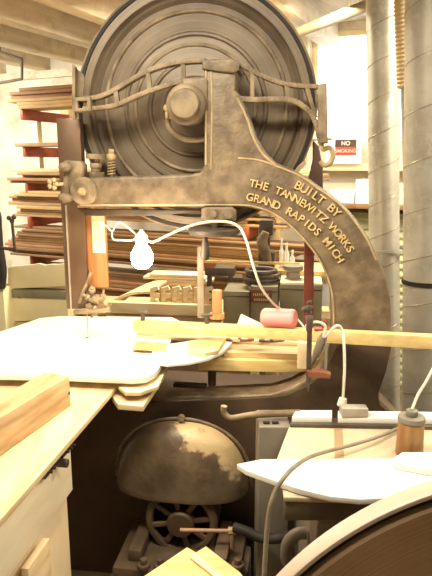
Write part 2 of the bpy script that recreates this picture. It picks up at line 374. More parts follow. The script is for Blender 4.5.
# truss brackets left and right
def truss(name, top, bot, ribs, v, end=None):
    t = smooth2(top, 4); b = smooth2(bot, 4)
    m = MB()
    m.tube([PV(x, y, v) for x, y in t], .0085, 8, 0); m.tube([PV(x, y, v) for x, y in b], .0085, 8, 0)
    for (x0, y0), (x1, y1) in ribs: m.cyl(PV(x0, y0, v), PV(x1, y1, v), .0075, seg=10)
    if end: end(m)
    m.build(name, IRONL, saw)
def flat(m, pts, v, w, h): 
    q = catmull([PV(x, y, v) for x, y in pts], 4, False)
    for a, b in zip(q[:-1], q[1:]): m.beam(a, b+(b-a)*.12, w, h, b=.002)
m = MB()
TL = [(84, 99), (100, 97), (116, 90), (134, 79), (152, 70), (172, 64), (188, 62), (206, 61)]
BL = [(84, 109), (102, 108), (118, 105), (136, 97), (154, 90), (174, 84), (190, 81), (206, 80)]
flat(m, TL, 2.06, .035, .015); flat(m, BL, 2.06, .035, .015)
for (a, b) in (((116, 91), (118, 104)), ((148, 72), (150, 91)), ((183, 63), (184, 82))): m.beam(PV(*a, 2.06), PV(*b, 2.06), .03, .015, up=(1, 0, 0))
m.ppoly([(74, 97), (90, 97), (91, 111), (74, 112)], 2.03, .06, .004, holes=[[(77.5, 101), (86.5, 101), (86.5, 108), (77.5, 108)]])
m.build('guard_arm', IRONL, saw)
m = MB()
TR = [(236, 62), (250, 70), (264, 77), (280, 83), (298, 86), (322, 87)]
BR = [(240, 99), (255, 100), (272, 99.5), (288, 100), (300, 104), (311, 114), (317, 127), (320, 142)]
flat(m, TR, 2.06, .035, .014); flat(m, BR, 2.06, .035, .017)
for (a, b) in (((252, 72), (252, 99)), ((286, 84), (287, 100)), ((306, 87), (315, 118))): m.beam(PV(*a, 2.06), PV(*b, 2.06), .03, .013, up=(1, 0, 0))
m.ppoly([(318, 84), (327, 83), (328, 143), (318, 143)], 2.03, .06, .004)
m.build('guard_arm', IRONL, saw)
m = MB(); m.ppoly([(72, 64), (75, 67), (75, 119), (72, 119)], 2.05, .02, .001); m.ppoly([(72, 65), (83, 74), (85, 78), (83, 97), (75, 97), (75, 70)], 2.075, .006, .001); m.build('guard_plate', IRONL, saw)
m = MB(); m.tube([PV(x, y, 2.07) for x, y in ((321, 143), (323, 149), (330, 148), (333, 155), (330, 163), (324, 165), (320, 161))], .009, 10)
m.cyl(PV(321, 136, 2.05), PV(321, 150, 2.05), .007); m.cyl(PV(312, 140, 2.04), PV(332, 139, 2.04), .004); m.build('guide_hook', RIM, saw)
m = MB(); m.ppoly([(313, 140), (319, 146), (323, 168), (323, 210), (306, 210), (308, 180), (313, 160)], 2.18, .08, .006); m.build('rear_guard', BASE, saw)
m = MB(); m.ppoly([(304.5, 200), (314.5, 200), (313.5, 330), (303.5, 330)], 2.19, .05, .003); m.build('blade_guard', GRD, saw)
m = MB(); m.ppoly([(299, 165), (305, 160), (306, 164), (291, 181), (287, 180)], 2.13, .012, .002); m.build('guard_brace', RIM, saw)
# arm end: disc, bracket, nuts
m = MB(); dc = PV(85, 191, VF, SAW)
m.lathe([(.050, 0), (.050, .018), (.047, .021), (.020, .021), (.020, .026), (0, .026)], dc, nS, 40); d_ = m.build('pivot_disc', IRONL, saw)
m = MB(); m.lathe([(.015, .026), (.015, .036), (.0, .038)], dc, nS, 6); m.lathe([(.007, .036), (.007, .045), (0, .046)], dc, nS, 12); m.build('centre_bolt', RIM, d_)
m = MB(); m.ppoly([(61, 163), (65, 160), (80, 161), (83, 165), (83, 178), (70, 190), (71, 201), (62, 203), (61, 190), (63, 178)], 2.03, .05, .008)
m.ball(PV(65, 197, 2.02), .018, (1.5, 1, .8)); m.ball(PV(65, 167, 2.02), .017, (1.4, 1, 1)); ck = m.build('guide_clamp', IRONL, saw)
m = MB(); c0 = PV(53, 184, 2.0)
for k in range(5):
    t = k*2*math.pi/5; m.ball(c0+V((math.cos(t)*.014, 0, math.sin(t)*.014)), .009, seg=10)
m.cyl(c0, PV(63, 184, 2.02), .006); m.build('clamp_knob', RIM, ck)
def stack(cx, rows, v, name, mt):
    m = MB()
    for (y0, y1, wpx) in rows: m.cyl(PV(cx, y1, v), PV(cx, y0, v), wpx/2/F*v*1.02, seg=16, b=.002)
    return m.build(name, mt, saw)
stack(96, [(154, 159, 20), (159, 163, 8), (163, 168, 12), (168, 172, 10), (172, 178, 17)], 2.09, 'adjusting_nut', IRONL)
m = MB(); pts = []
for k in range(97):
    t = k/96*6*2*math.pi; c_ = PV(111.5, 176-k/96*17, 2.10); pts.append(c_+V((math.cos(t)*.013, math.sin(t)*.013, 0)))
m.tube(pts, .0028, 6, 0); m.cyl(PV(111.5, 178, 2.10), PV(111.5, 150, 2.10), .006); m.cyl(PV(111.5, 159, 2.10), PV(111.5, 154, 2.10), .018, b=.003); m.cyl(PV(111.5, 154, 2.1), PV(111.5, 149, 2.1), .011, seg=6); m.build('tension_spring', RIM, saw)
# guide post + blade
TZ = PV(88, 338, 2.165, SAW).z
m = MB()
p0 = loc(PV(66.5, 311, 2.10), SAW); p1 = loc(PV(79, 118, 2.10), SAW)
m.fbox(p0.x, p1.x+.002, 2.10, 2.14, PV(70, 309, 2.1).z, p1.z, SAW, b=.004); m.build('guide_post', POSTM, saw)
m = MB(); m.fbox(p0.x+.020, p0.x+.024, 2.092, 2.100, PV(70, 309, 2.1).z, PV(70, 205, 2.1).z, SAW); m.build('gib_strip', STEEL, saw)
bx = loc(wc, SAW).x-RW
m = MB(); m.fbox(bx-.0006, bx+.0006, 2.163, 2.174, TZ-.02, wc.z, SAW); m.build('saw_blade', GALV, saw)
m = MB()
m.pbox(87, 203, 104.5, 287, 2.12, .018, SAW, b=.002); wg = m.build('wooden_guard_board', mat('toned_down_orange_wood', (.30, .125, .04), (.44, .21, .08), 4, (10, 10, 1), rough=.6, bump=.05), saw)  # orange wood darkened in colour to offset the close bulb
m = MB(); m.pbox(93, 207, 103.5, 253, 2.116, .004, SAW); m.build('paper_patch', PALE, wg)
m = MB()
rnd = random.Random(3)
for x, y, r in ((92, 290, .016), (88, 297, .018), (96, 299, .020), (103, 297, .013), (90, 306, .017), (100, 305, .018), (84, 311, .013), (107, 308, .012), (95, 312, .014)):
    c_ = PV(x, y, 2.10+rnd.uniform(-.03, .02)); A = V((rnd.uniform(-1, 1), rnd.uniform(-.6, .1), rnd.uniform(-1, 1))).normalized()
    m.cyl(c_-A*.012, c_+A*.012, r, r*.8, seg=7, b=.003); m.cyl(c_-A*.03, c_+A*.026, r*.35, seg=8)
m.beam(PV(74, 312, 2.08), PV(110, 310, 2.08), .02, .016, b=.003)
m.cyl(PV(79, 303, 2.1), PV(91, 272, 2.1), .007); m.build('blade_guide', IRONL, saw)
# guide wheel bracket below the arm
m = MB(); m.ppoly([(201, 209), (206, 207), (232, 207), (236, 211), (235, 221), (205, 222), (201, 219)], VF-.02, .05, .006)
m.lathe([(.016, 0), (.016, .008), (0, .009)], PV(229, 214, VF-.02), nS, 20); m.lathe([(.011, 0), (.011, .008), (0, .009)], PV(214, 214, VF-.02), nS, 20); m.build('arm_bracket', IRON, saw)
m = MB(); hc = PV(214, 231, 2.03)
m.lathe([(.0, .010), (.03, .012), (.07, .008), (.085, .012), (.092, .006), (.092, -.004), (.084, -.012), (.05, -.006), (.0, -.008)], hc, (0, 0, 1), 40)
m.cyl(hc, PV(214, 220, 2.03), .012); hw = m.build('hand_wheel', DARK, saw)
m = MB(); m.lathe([(.006, .0), (.009, -.02), (.015, -.055), (.017, -.075), (.011, -.09), (0, -.093)], PV(205, 234, 1.97), (0, 0, 1), 20); m.build('crank_handle', DARK, hw)
# long dark spindle shaft below the arm
m = MB(); m.ppoly([(84, 209), (200, 210), (200, 212), (150, 216), (84, 216)], 2.07, .02, .003); m.build('arm_rail', DARK, saw)
# saw table
m = MB()
tb = [(-130, 372), (60, 375), (132, 378), (146, 377), (155, 372), (160, 366), (166, 350), (176, 330), (180, 321), (172, 317), (60, 316), (40, 318), (-10, 335), (-120, 352)]
m.zpoly(tb, TZ, .022, .003); tt = m.build('saw_table', TABLE, saw)
m = MB(); q = PZ(87, 338, TZ); m.cyl(q-V((0, 0, .001)), q+V((0, 0, .0012)), .007, seg=16); m.build('blade_slot', BLACK, tt)
m = MB()
a = loc(PZ(60, 345, TZ), SAW)
m.fbox(a.x-.35, a.x+.22, 2.05, 2.35, TZ-.07, TZ-.022, SAW, b=.01)
m.fbox(a.x-.1, a.x+.2, 2.07, 2.33, loc(PV(200, 400, VF), SAW).z-.01, TZ-.07, SAW, b=.01); m.build('table_trunnion', BASE, tt)
m = MB(); p_ = PV(212, 380, 2.12); m.cyl((p_.x, p_.y, p_.z-.02), (p_.x, p_.y, TZ-.05), .016); m.build('table_prop', BASE, tt)
# ================================================================= THINGS ON / BY THE TABLE
def slab(name, px, z, th, mt, label, cat, group=None, bev=.002):
    m = MB(); m.zpoly(px, z, th, bev); return tag(m.build(name, mt), label, cat, group)
slab('plywood_ledge', [(118, 404), (112, 396), (122, 382), (156, 376), (163, 376), (143, 406)], TZ-.07, .02, PLY, 'plywood ledge board, lowest one sticking out under the saw table corner', 'board')
slab('plywood_ledge', [(125, 392), (118, 386), (128, 379), (160, 372), (168, 366), (158, 386), (140, 392)], TZ-.035, .014, PLY, 'upper rounded plywood ledge sandwiched under the saw table corner', 'board')
# extension shelf of boards to the right of the table
E = TZ-.03
slab('extension_board', [(198, 359), (214, 340), (322, 340), (318, 360), (280, 361)], E, .045, YEL, 'thick yellow pine extension board under the clutter right of the saw table', 'board')
slab('rounded_plank', [(150, 356), (156, 346), (200, 339), (232, 342), (222, 352), (208, 358), (190, 362), (168, 364), (156, 362)], TZ+.012, .012, WHITEB, 'white rounded-end plank overlapping the right edge of the saw table', 'plank')
slab('dark_wood_strip', [(132, 349), (136, 341), (168, 343), (165, 351)], TZ+.016, .004, ORW, 'thin brown veneer strip lying on the white saw table', 'veneer strip')
slab('wood_offcut', [(188, 352), (188, 342), (206, 337), (226, 338), (218, 350), (205, 353)], TZ+.028, .016, YEL, 'curved yellow offcut on the white rounded-end plank', 'offcut')
slab('brown_board', [(224, 352), (232, 343), (300, 343), (300, 354)], E+.022, .022, WOODS[3], 'flat tan board resting on the extension board beside the saw table', 'board')
slab('thin_panel', [(236, 340), (240, 333), (312, 334), (312, 343)], E+.036, .014, PALE, 'thin pale panel lying behind the long yellow fence board', 'panel')
m = MB(); a = PZ(302, 366, .93)
m.pbox(297, 343, 307.5, 369, 1.93, .03, SAW, b=.002); tag(m.build('upright_block', PALE), 'short pale upright block under the long yellow board', 'wood block')
# long fence board
A = P(133, 331, 2.27); B = P(446, 350, 1.76)
m = MB(); up = V((0, 0, 1)); sd = (B-A).normalized().cross(up).normalized()*-1
off = sd*.02+up*.02
m.beam(A+off, B+off, .04, .042, b=.002); tag(m.build('fence_board', YEL, org=A), 'long yellow pine fence board lying across the saw table to the right edge', 'board')
def onboard(px, dz=0.042):
    t = None; best = None
    for k in range(201):
        q = A.lerp(B, k/200); d = q-EYE; zc = d.y*math.cos(PITCH)-d.z*math.sin(PITCH); x = 216+F*d.x/zc
        if best is None or abs(x-px) < best: best = abs(x-px); t = q
    return t+off+up*(dz-.021+.001)
slab('shim_plank', [(136, 336), (142, 322), (240, 325), (240, 340)], TZ+.010, .010, PALE, 'thin pale shim under the left end of the long yellow board', 'shim')
for px_, lab in ((141, 'dark T-shaped knob at the left end of the long yellow board'), (204, 'dark T-shaped knob on the long yellow board left of the wooden dowel')):
    q = onboard(px_); m = MB(); m.cyl(q, q+up*.028, .009, seg=14); m.box(q+up*.033, (.045, .02, .011), b=.004); tag(m.build('hold_down_knob', DARK), lab, 'knob')
# pink roll with black ends lying on the board
q = onboard(276)+sd*.002; dx = (B-A).normalized()
m = MB(); c_ = q+up*.034
m.lathe([(0, -.062), (.028, -.062), (.033, -.056), (.034, -.05), (.034, .05), (.033, .056), (.028, .062), (0, .062)], c_, dx, 40); tag(m.build('pink_canister', PINK), 'pink plastic cylinder lying on the long yellow board', 'canister')
# white card
m = MB(); m.ppoly([(236, 327), (241, 314), (262, 324), (264, 328)], 2.19, .004, .0005); tag(m.build('white_card', WHITEB), 'white paper wedge standing behind the board left of pink cylinder', 'card')
# hold-down clamps under the board
for x0, x1, y, mt, lab in ((228, 251, 341, CLAMPR, 'small red-handled tool lying under the long yellow board'), (262, 281, 342, DARK, 'small black tool lying under the pink cylinder')):
    m = MB(); a = PZ(x0, y, E+.032); b = PZ(x1, y, E+.032); md = a.lerp(b, .5)
    m.beam(a+up*.004, b+up*.004, .018, .008, b=.003); m.ball(a+up*.006, .011, (1.3, 1, .6)); m.ball(b+up*.006, .011, (1.3, 1, .6)); m.cyl(md, md+up*.012, .007)
    tag(m.build('hand_tool', mt), lab, 'tool')
# wood dowel and steel rule standing behind
m = MB(); m.cyl(PV(217, 313, 2.26), PV(217, 290, 2.26), .0205, seg=24, b=.003); m.cyl(PV(217, 318, 2.26), PV(217, 313, 2.26), .03, seg=24); tag(m.build('wooden_dowel', ORW), 'upright orange wooden dowel behind the long yellow board', 'dowel')
m = MB(); m.pbox(197.5, 247, 203.5, 318, 2.27, .006, SAW, b=.001); tag(m.build('steel_rule', mat('dull_rule_steel', (.26, .23, .17), (.36, .32, .25), 10, rough=.4)), 'upright steel rule standing left of the orange wooden dowel', 'ruler')
# F clamp
cl = empty('bar_clamp', PV(310, 380, 1.88), 'brown steel bar clamp gripping the long yellow board near the column', 'clamp')
m = MB(); m.beam(PV(308.5, 382, 1.86), PV(309.5, 330, 1.86), .012, .016, b=.002, up=(1, 0, 0)); m.cyl(PV(308.5, 384, 1.86), PV(308, 392, 1.86), .006, .002); m.build('bar', DARK, cl)
m = MB(); m.pbox(306, 318, 313, 332, 1.85, .03, SAW, b=.004)
for y in (301, 306, 311, 316): m.cyl(PV(309+(y % 2)*.8, y+3, 1.87), PV(309, y, 1.87), .009 if y % 2 else .013, seg=12, b=.002)
m.ball(PV(305, 309, 1.86), .012); m.build('screw_head', DARK, cl)
m = MB(); m.ppoly([(307, 371), (324, 372), (331, 375), (330, 379), (308, 378)], 1.84, .035, .004); m.build('clamp_jaw', CLAMPR, cl)
m = MB(); m.tube([P(311, 366, 1.87), P(317, 352, 1.86), P(322, 340, 1.85), P(325, 333, 1.85)], [.004, .014, .016, .007], 14); m.build('handle', GREY, cl)
m = MB(); m.pbox(324, 343, 328, 374, 1.86, .01, SAW); m.build('sliding_bar', GREY, cl)
m = MB(); q = onboard(322); m.box(q+up*.003, (.07, .03, .006), b=.002); m.box(q+up*.020, (.012, .012, .03), b=.002); tag(m.build('clamp_pad', REDM), 'small red pad on the long yellow board right of the clamp', 'pad')
# ================================================================= LAMP + CABLES
m = MB(); bp_ = P(142, 256, 1.88)
lp = empty('work_lamp', bp_, 'glowing bare work bulb in a wire cage hanging under the saw arm', 'lamp')
m.lathe([(0, -.043), (.018, -.040), (.032, -.028), (.037, -.008), (.035, .008), (.026, .026), (.016, .04), (.014, .05)], bp_, (0, 0, 1), 28); m.build('bulb', BULB, lp)
m = MB(); m.lathe([(.016, .042), (.021, .046), (.021, .066), (.015, .072), (.006, .085)], bp_, (0, 0, 1), 24); m.build('socket', CORDW, lp)
m = MB()
m.tube([P(x, y, 1.88) for x, y in ((101, 224), (106, 226), (112, 231), (116, 225), (121, 223), (131, 230), (137, 236))], .0028, 8)
m.tube([P(x, y, 1.88) for x, y in ((112, 232), (113, 239), (121, 240), (132, 240), (138, 236))], .0028, 8)
m.ball(P(101, 224, 1.885), .009); m.build('wire_hook', CORDW, lp)
m = MB(); m.tube([P(x, y, Y) for x, y, Y in ((143, 236, 1.88), (152, 242, 1.88), (166, 236, 1.89), (184, 228, 1.90), (206, 222, 1.92), (228, 222, 1.93), (240, 228, 1.94), (247, 243, 1.93), (253, 265, 1.92), (261, 287, 1.94), (272, 302, 1.99), (282, 310, 2.06), (296, 318, 2.12), (306, 330, 2.1))], .0042, 8)
tag(m.build('power_cable', CORDW), 'white power cable arching from the lamp down to the pink cylinder', 'cable')
m = MB(); m.tube([P(x, y, Y) for x, y, Y in ((306, 326, 1.85), (316, 322, 1.83), (325, 326, 1.83), (324, 337, 1.83), (336, 326, 1.84), (342, 330, 1.85), (344, 345, 1.82), (344.5, 370, 1.82), (343, 398, 1.82))], .0048, 8)
wcab = tag(m.build('power_cable', CORDW), 'white cable looping over the yellow board down to the white plug', 'cable')
# ================================================================= LEFT WORKBENCH
ZB = .925
A2 = PZ(122, 380, ZB); B2 = PZ(0, 520, ZB); e = (A2-B2).normalized(); nrm = V((e.y, -e.x, 0))
ang = math.atan2(e.y, e.x)
bn = empty('workbench', (A2.x-.5, A2.y-.6, 0), 'pale plywood workbench in the left foreground with open front cabinet', 'workbench', rz=0)
def bpoly(m, pts, z1, z0, bev=.002): m.curve2d([[(p.x, p.y) for p in pts]], z1-z0, bev, Mx.Translation((0, 0, (z0+z1)/2)))
far = V((-1, .06, 0)).normalized()
m = MB(); N_ = A2-e*1.25
bpoly(m, [A2, A2+far*1.3, N_+far*1.3+V((0, 0, 0)), N_], ZB, ZB-.018); tp = m.build('bench_top', WHITEB and PALEY, bn)
# cabinet carcass
Cc = PZ(71, 457, ZB-.10)
ins = -nrm*.02
def side(m, s0, s1, z0, z1, dep, offn): # box on the side face from distance s0..s1 back along -e from corner
    a = Cc-e*s0-nrm*(dep/2)+nrm*offn; b = Cc-e*s1-nrm*(dep/2)+nrm*offn
    zm = (z0+z1)/2; m.beam(V((a.x, a.y, zm)), V((b.x, b.y, zm)), dep, z1-z0, b=.002)
zt = ZB-.018
m = MB(); side(m, 0, 1.0, .0, .72, .6, -.02); m.build('cabinet', mat('knotty_pine_panel', (.74, .58, .36), (.86, .72, .50), 3, (2, 2, .6), rough=.6, bump=.04, c=(.50, .34, .17), cthr=(.68, .72), cscale=7), bn)  # pine panel paled, standing for brighter light on this side face
m = MB(); side(m, -.0, 1.0, .72, zt, .6, 0); m.build('apron', mat('lit_apron_wood', (.88, .76, .54), (.95, .86, .66), 3, (8, 1, 8), rough=.6, bump=.04), bn)  # apron paled: lamplight from the right put into the colour
# dark screw hole clamps below edge
for s, lab in ((.02, 'x'), (.13, 'y')):
    m = MB(); a = Cc-e*(s-.0)+nrm*.008; z = zt-.02
    m.beam(V((a.x, a.y, z)), V((a.x, a.y, z))-e*.07, .018, .038, b=.003)
    for k in range(3): b_ = V((a.x, a.y, z-.004))-e*(.015+.02*k); m.cyl(b_, b_+nrm*.022, .0035, seg=8)
    m.build('cleat', DARK, bn)
m = MB(); a = Cc-e*.10; p_ = V((a.x, a.y, zt-.045)); m.cyl(p_-nrm*.01, p_+nrm*.035, .012, seg=16, b=.002); m.build('knob', DARK, bn)
m = MB(); side(m, .20, .32, .3, .70, .02, .018); m.build('batten', PALEY, bn)
# big timber block on the bench
a1 = PZ(71, 406, ZB); a0 = PZ(-6, 461, ZB); d1 = (a1-a0).normalized(); n1 = V((d1.y, -d1.x, 0))
h1 = .100
Hm = V((0, 0, h1/2+.001))
m = MB(); cs = a0-d1*.3-n1*.045
m.beam(a1-n1*.045+Hm, cs+Hm, .09, h1, b=.003); tb_ = tag(m.build('timber_block', BLOCK, org=a1, rz=math.atan2(d1.y, d1.x)-math.pi/2), 'thick knotty timber beam lying on the left workbench', 'timber')
m = MB(); m.cyl(a1+V((0, 0, .045))-d1*.006+n1*.0005-n1*.003, a1+V((0, 0, .045))-d1*.006+n1*.001, .005, seg=12); m.build('bolt_hole', BLACK, tb_)
# ================================================================= MOTOR
mo = empty('motor', P(183, 560, 1.8)*1 if False else (P(183, 560, 1.78).x, 1.80, 0), 'old electric motor under a chipped half-dome hood in front of the saw base', 'motor', rz=-SAW)
zh0 = P(182, 500, 1.83).z; cH = V((P(182, 470, 1.93).x, 1.955, zh0)); hz = P(182, 423, 1.94).z-zh0; hw_ = (P(250, 470, 1.92).x-P(115, 470, 1.92).x)/2
m = MB(); t = bmesh.new(); rings = []
NU, NVV = 40, 16
nu = Mx.Rotation(-SAW, 4, 'Z')
for i in range(NVV+1):       # from rim (back, i=0) to front pole line
    row = []
    for j in range(NU+1):
        th = math.pi*j/NU; ph = math.pi/2*i/NVV
        x = -hw_*math.cos(th)*math.cos(ph)**.9 if True else 0
        z = hz*math.sin(th)*math.cos(ph)**.9
        y = -.20*math.sin(ph)
        row.append((x, y, z))
    rings.append(row)
# lower lip: rounded below the half sphere
def sq(c, s_): return math.copysign(abs(c)**s_, c)
t.free(); t = bmesh.new(); rows = []
for i in range(0, NVV+1):
    el = math.pi/2*i/NVV      # elevation
    rows.append([(-hw_*sq(math.cos(math.pi*j/NU), .8)*math.cos(el)**.8, -.125*sq(math.sin(math.pi*j/NU), .8)*math.cos(el)**.7, hz*math.sin(el)) for j in range(NU+1)])
low = [(.997, -.010), (.985, -.016), (.94, -.017)]
for s_, dz in low: rows.insert(0, [(-hw_*sq(math.cos(math.pi*j/NU), .8)*s_, -.125*sq(math.sin(math.pi*j/NU), .8)*s_, dz) for j in range(NU+1)])
vs = [[t.verts.new(nu @ V(p)) for p in r_] for r_ in rows]
for i in range(len(vs)-1):
    for j in range(NU): t.faces.new((vs[i][j], vs[i][j+1], vs[i+1][j+1], vs[i+1][j]))
bmesh.ops.remove_doubles(t, verts=t.verts, dist=1e-5)
bmesh.ops.recalc_face_normals(t, faces=t.faces)
bmesh.ops.solidify(t, geom=t.faces[:], thickness=.005)
m._add(t, Mx.Translation(cH)); hd = m.build('hood', HOODM, mo)
m = MB()
m.tube([cH+nu @ V((-(hw_+.008)*math.cos(math.pi*j/24), .006, (hz+.008)*math.sin(math.pi*j/24)**.8)) for j in range(25)], .006, 8, 0)
m.cyl(cH+nu @ V((0, .0, hz+.016)), cH+nu @ V((0, -.02, hz+.016)), .013, seg=16); m.cyl(cH+nu @ V((0, -.021, hz+.016)), cH+nu @ V((0, -.024, hz+.016)), .006, seg=12); m.build('hood_flange', IRON, hd)
# motor body
mc = P(183, 516, 1.90); nM = nS
m = MB(); m.lathe([(0, -.10), (.12, -.10), (.13, -.09), (.13, .0), (.128, .02)], mc, nM, 48); m.build('motor_body', BASE, mo)
DUSTY = mat('dusty_motor_iron', (.075, .048, .028), (.15, .10, .06), 8, rough=.6, bump=.15)
m = MB(); m.lathe([(.128, .0), (.132, .03), (.122, .045), (.108, .045), (.104, .035), (.104, .02)], mc, nM, 48)
for k in range(8):
    t_ = k*math.pi/4+.2; r_ = Mx.Rotation(-SAW, 4, 'Z') @ V((math.cos(t_), 0, math.sin(t_)))
    m.beam(mc+r_*.04+nM*.035, mc+r_*.112+nM*.035, .018, .012, b=.002, up=nM)
m.build('end_bell', DUSTY, mo)
m = MB(); m.lathe([(.05, .0), (.05, .055), (.044, .062), (.02, .064), (0, .064)], mc, nM, 32); m.build('bearing_cap', BASE, mo)
m = MB(); m.cyl(P(180, 530, 1.80), P(232, 531, 1.80), .007, seg=12); m.cyl(P(228, 531, 1.74), P(236, 531, 1.74), .014, seg=8, b=.002); m.cyl(P(232, 531, 1.80), P(232, 548, 1.80), .007, seg=12); m.build('belt_rod', COPPER, mo)
zb = mc.z-.10
m = MB(); m.box((mc.x, 1.86, zb-.03), (.44, .28, .06), rz=-SAW, b=.006)
for s_ in (-1, 1): m.box(nu @ V((s_*.15, 0, 0))+V((mc.x, 1.87, zb+.02)), (.05, .22, .05), rz=-SAW, b=.008)
m.build('bed_plate', DUSTY, mo)
for (x, y) in ((160, 545), (221, 545), (143, 541), (238, 541)):
    m = MB(); q = P(x, y, 1.75); q.z = zb
    m.cyl(q, q+up*.018, .022, seg=20, b=.003); m.cyl(q+up*.016, q+up*.036, .013, seg=6, b=.002); m.build('hold_down_bolt', DUSTY, mo)
m = MB(); m.box((mc.x, 1.86, (zb-.06)/2), (.48, .26, zb-.06), rz=-SAW, b=.01); m.build('plinth', CONC, mo)
m = MB(); m.tube([P(x, y, Y) for x, y, Y in ((234, 527, 1.74), (248, 532, 1.72), (262, 538, 1.70), (280, 538, 1.68), (300, 532, 1.72))], .017, 12); 
tag(m.build('rubber_hose', BLACK), 'black rubber hose running from the motor to the right machine', 'hose')
# yellow offcuts standing in front of the motor
Zy = P(200, 552, 1.42).z
crate = MB(); p_ = PZ(205, 585, Zy); crate.box((p_.x, p_.y, (Zy-.022)/2), (.16, .16, Zy-.022), b=.004, rz=.3); tag(crate.build('wooden_stand', CONC), 'low rough stand beneath the yellow offcut board', 'stand')
slab('offcut_board', [(120, 592), (181, 551), (187, 547), (196, 552), (206, 546), (240, 572), (262, 600), (200, 630)], Zy, .02, YEL, 'notched yellow offcut board at the bottom edge below the motor', 'board')
slab('offcut_strip', [(190, 557), (196, 553), (238, 586), (232, 590)], Zy+.007, .006, PALE, 'narrow pale strip lying on the notched yellow offcut board', 'offcut')
# ================================================================= RIGHT MACHINE
ZT = .84
rm = empty('table_saw', (PZ(350, 450, ZT).x, PZ(350, 450, ZT).y, 0), 'grey enamel table saw with pale top in the right foreground', 'table saw')
m = MB(); m.zpoly([(291, 421), (500, 424), (560, 505), (284, 497), (277, 458)], ZT, .014, .003); rt = m.build('saw_top', mat('worn_pale_saw_top', (.50, .41, .28), (.62, .53, .38), 5, rough=.4, bump=.03), rm)
m = MB(); m.zpoly([(334, 421), (342, 421), (345, 470), (335, 470)], ZT+.0012, .002, .0003); m.build('mitre_slot', mat('tan_slot', (.32, .22, .12), (.40, .29, .16), 6, rough=.5, bump=.02), rt)
m = MB(); p0 = PZ(290, 500, ZT); m.box(((PZ(284, 497, ZT).x+PZ(560, 505, ZT).x)/2, PZ(284, 497, ZT).y+.03, ZT-.042), (PZ(560, 505, ZT).x-PZ(284, 497, ZT).x-.005, .055, .055), b=.004); m.build('front_rail', mat('brown_grey_enamel', (.10, .075, .05), (.15, .115, .08), 5, rough=.5), rm)
m = MB(); a = P(259, 426, 1.73); b_ = P(291, 426, 1.73); m.box(((a.x+b_.x)/2+.0, 1.80, (ZT-.01)/2+.1), (b_.x-a.x, .14, ZT-.2), b=.006)
m.box(((a.x+.9)/2+.06, 1.60, .36), (.62, .42, .72), b=.01); m.build('cabinet', GREY, rm)
m = MB(); zz = ZT-.01+.1-.1
for x in (267, 276): q = P(x, 424, 1.735); m.box((q.x, 1.755, ZT-.0), (.022, .012, .004), b=.001)
m.build('cover_slot', BLACK, rm)
m = MB(); m.zpoly([(292, 417), (332, 417), (332, 410), (296, 410)], ZT+.03, .02, .002); m.zpoly([(338, 417.5), (520, 420), (520, 413), (338, 410.5)], ZT+.03, .02, .002); fn = m.build('rip_fence', WHITEB, rm)
m = MB(); m.zpoly([(290, 424), (520, 428), (520, 420), (292, 417)], ZT+.012, .012, .002); m.build('fence_channel', DARK, fn)
m = MB(); m.tube([P(x, y, Y) for x, y, Y in ((224, 406, 1.78), (224, 413, 1.78), (231, 418, 1.78), (246, 416, 1.78), (264, 414, 1.78), (300, 413, 1.78))], [.011, .010, .010, .011, .012, .012], 12); m.build('locking_lever', IRONL, rm)
# plug + socket by the column
sk = PZ(350, 416, ZT+.03)
pk = empty('power_plug', (sk.x, sk.y-.02, ZT+.03), 'white plug in a small metal socket at the back of the table saw', 'plug')
m = MB(); a = P(343, 398, 1.82); m.cyl(a, V((a.x-.003, a.y, ZT+.03)), .013, .017, seg=14, b=.002); m.build('plug_body', CORDW, pk)
m = MB(); m.box((sk.x+.012, sk.y+.005, ZT+.046), (.085, .04, .03), b=.003); m.build('socket_box', GALV, pk)
# white cut board
slab('curved_board', [(237, 464), (262, 459), (300, 459), (400, 458), (470, 470), (440, 492), (400, 497), (360, 499), (330, 496), (300, 489), (268, 478), (246, 470)], ZT+.019, .016, WHITEB, 'white board with a curved front edge on the table saw top', 'board')
slab('small_board', [(394, 458), (402, 452), (470, 452), (470, 468), (430, 470), (393, 463)], ZT+.038, .018, WHITEB, 'small white board by the wooden cylinder, on the larger curved board', 'board')
# wooden cylinder with metal cap
cy = empty('wooden_cylinder', PZ(410, 455, ZT), 'amber wooden cylinder with grey metal cap standing on the table saw', 'cylinder')
c0 = PZ(409, 453, ZT+.002); 
m = MB(); m.cyl(c0, c0+up*.10, .039, .036, seg=32, b=.003); m.build('wood_body', PLUG, cy)
m = MB(); m.cyl(c0+up*.10, c0+up*.116, .0385, .0375, seg=32, b=.003); m.cyl(c0+up*.116, c0+up*.134, .017, seg=20, b=.003); m.build('metal_cap', GREY, cy)
m = MB(); q = c0+up*.136; m.tube([q, P(418, 395, q.y+.01), P(427, 380, q.y+.02), P(440, 355, q.y+.05)], .0045, 8); m.build('cord', CORDW, cy)
m = MB(); q = c0+up*.04+V((-.04, 0, 0))
m.tube([PZ(399, 428, ZT+.012), PZ(380, 436, ZT+.02), PZ(355, 444, ZT+.024), PZ(328, 451, ZT+.03), PZ(306, 459, ZT+.045), P(287, 474, 1.28), P(273, 497, 1.25), P(267, 530, 1.24), P(263, 600, 1.22)], .0058, 10)
tag(m.build('black_cable', CORDG), 'dark grey cable hanging in a curve over the white board to the floor', 'cable')
m = MB(); m.tube([P(x, y, 1.5) for x, y in ((296, 574), (287, 560), (288, 543), (297, 534), (306, 533))], .018, 12); tag(m.build('dust_hose', GREY), 'grey looped hose behind the foreground disc', 'hose')
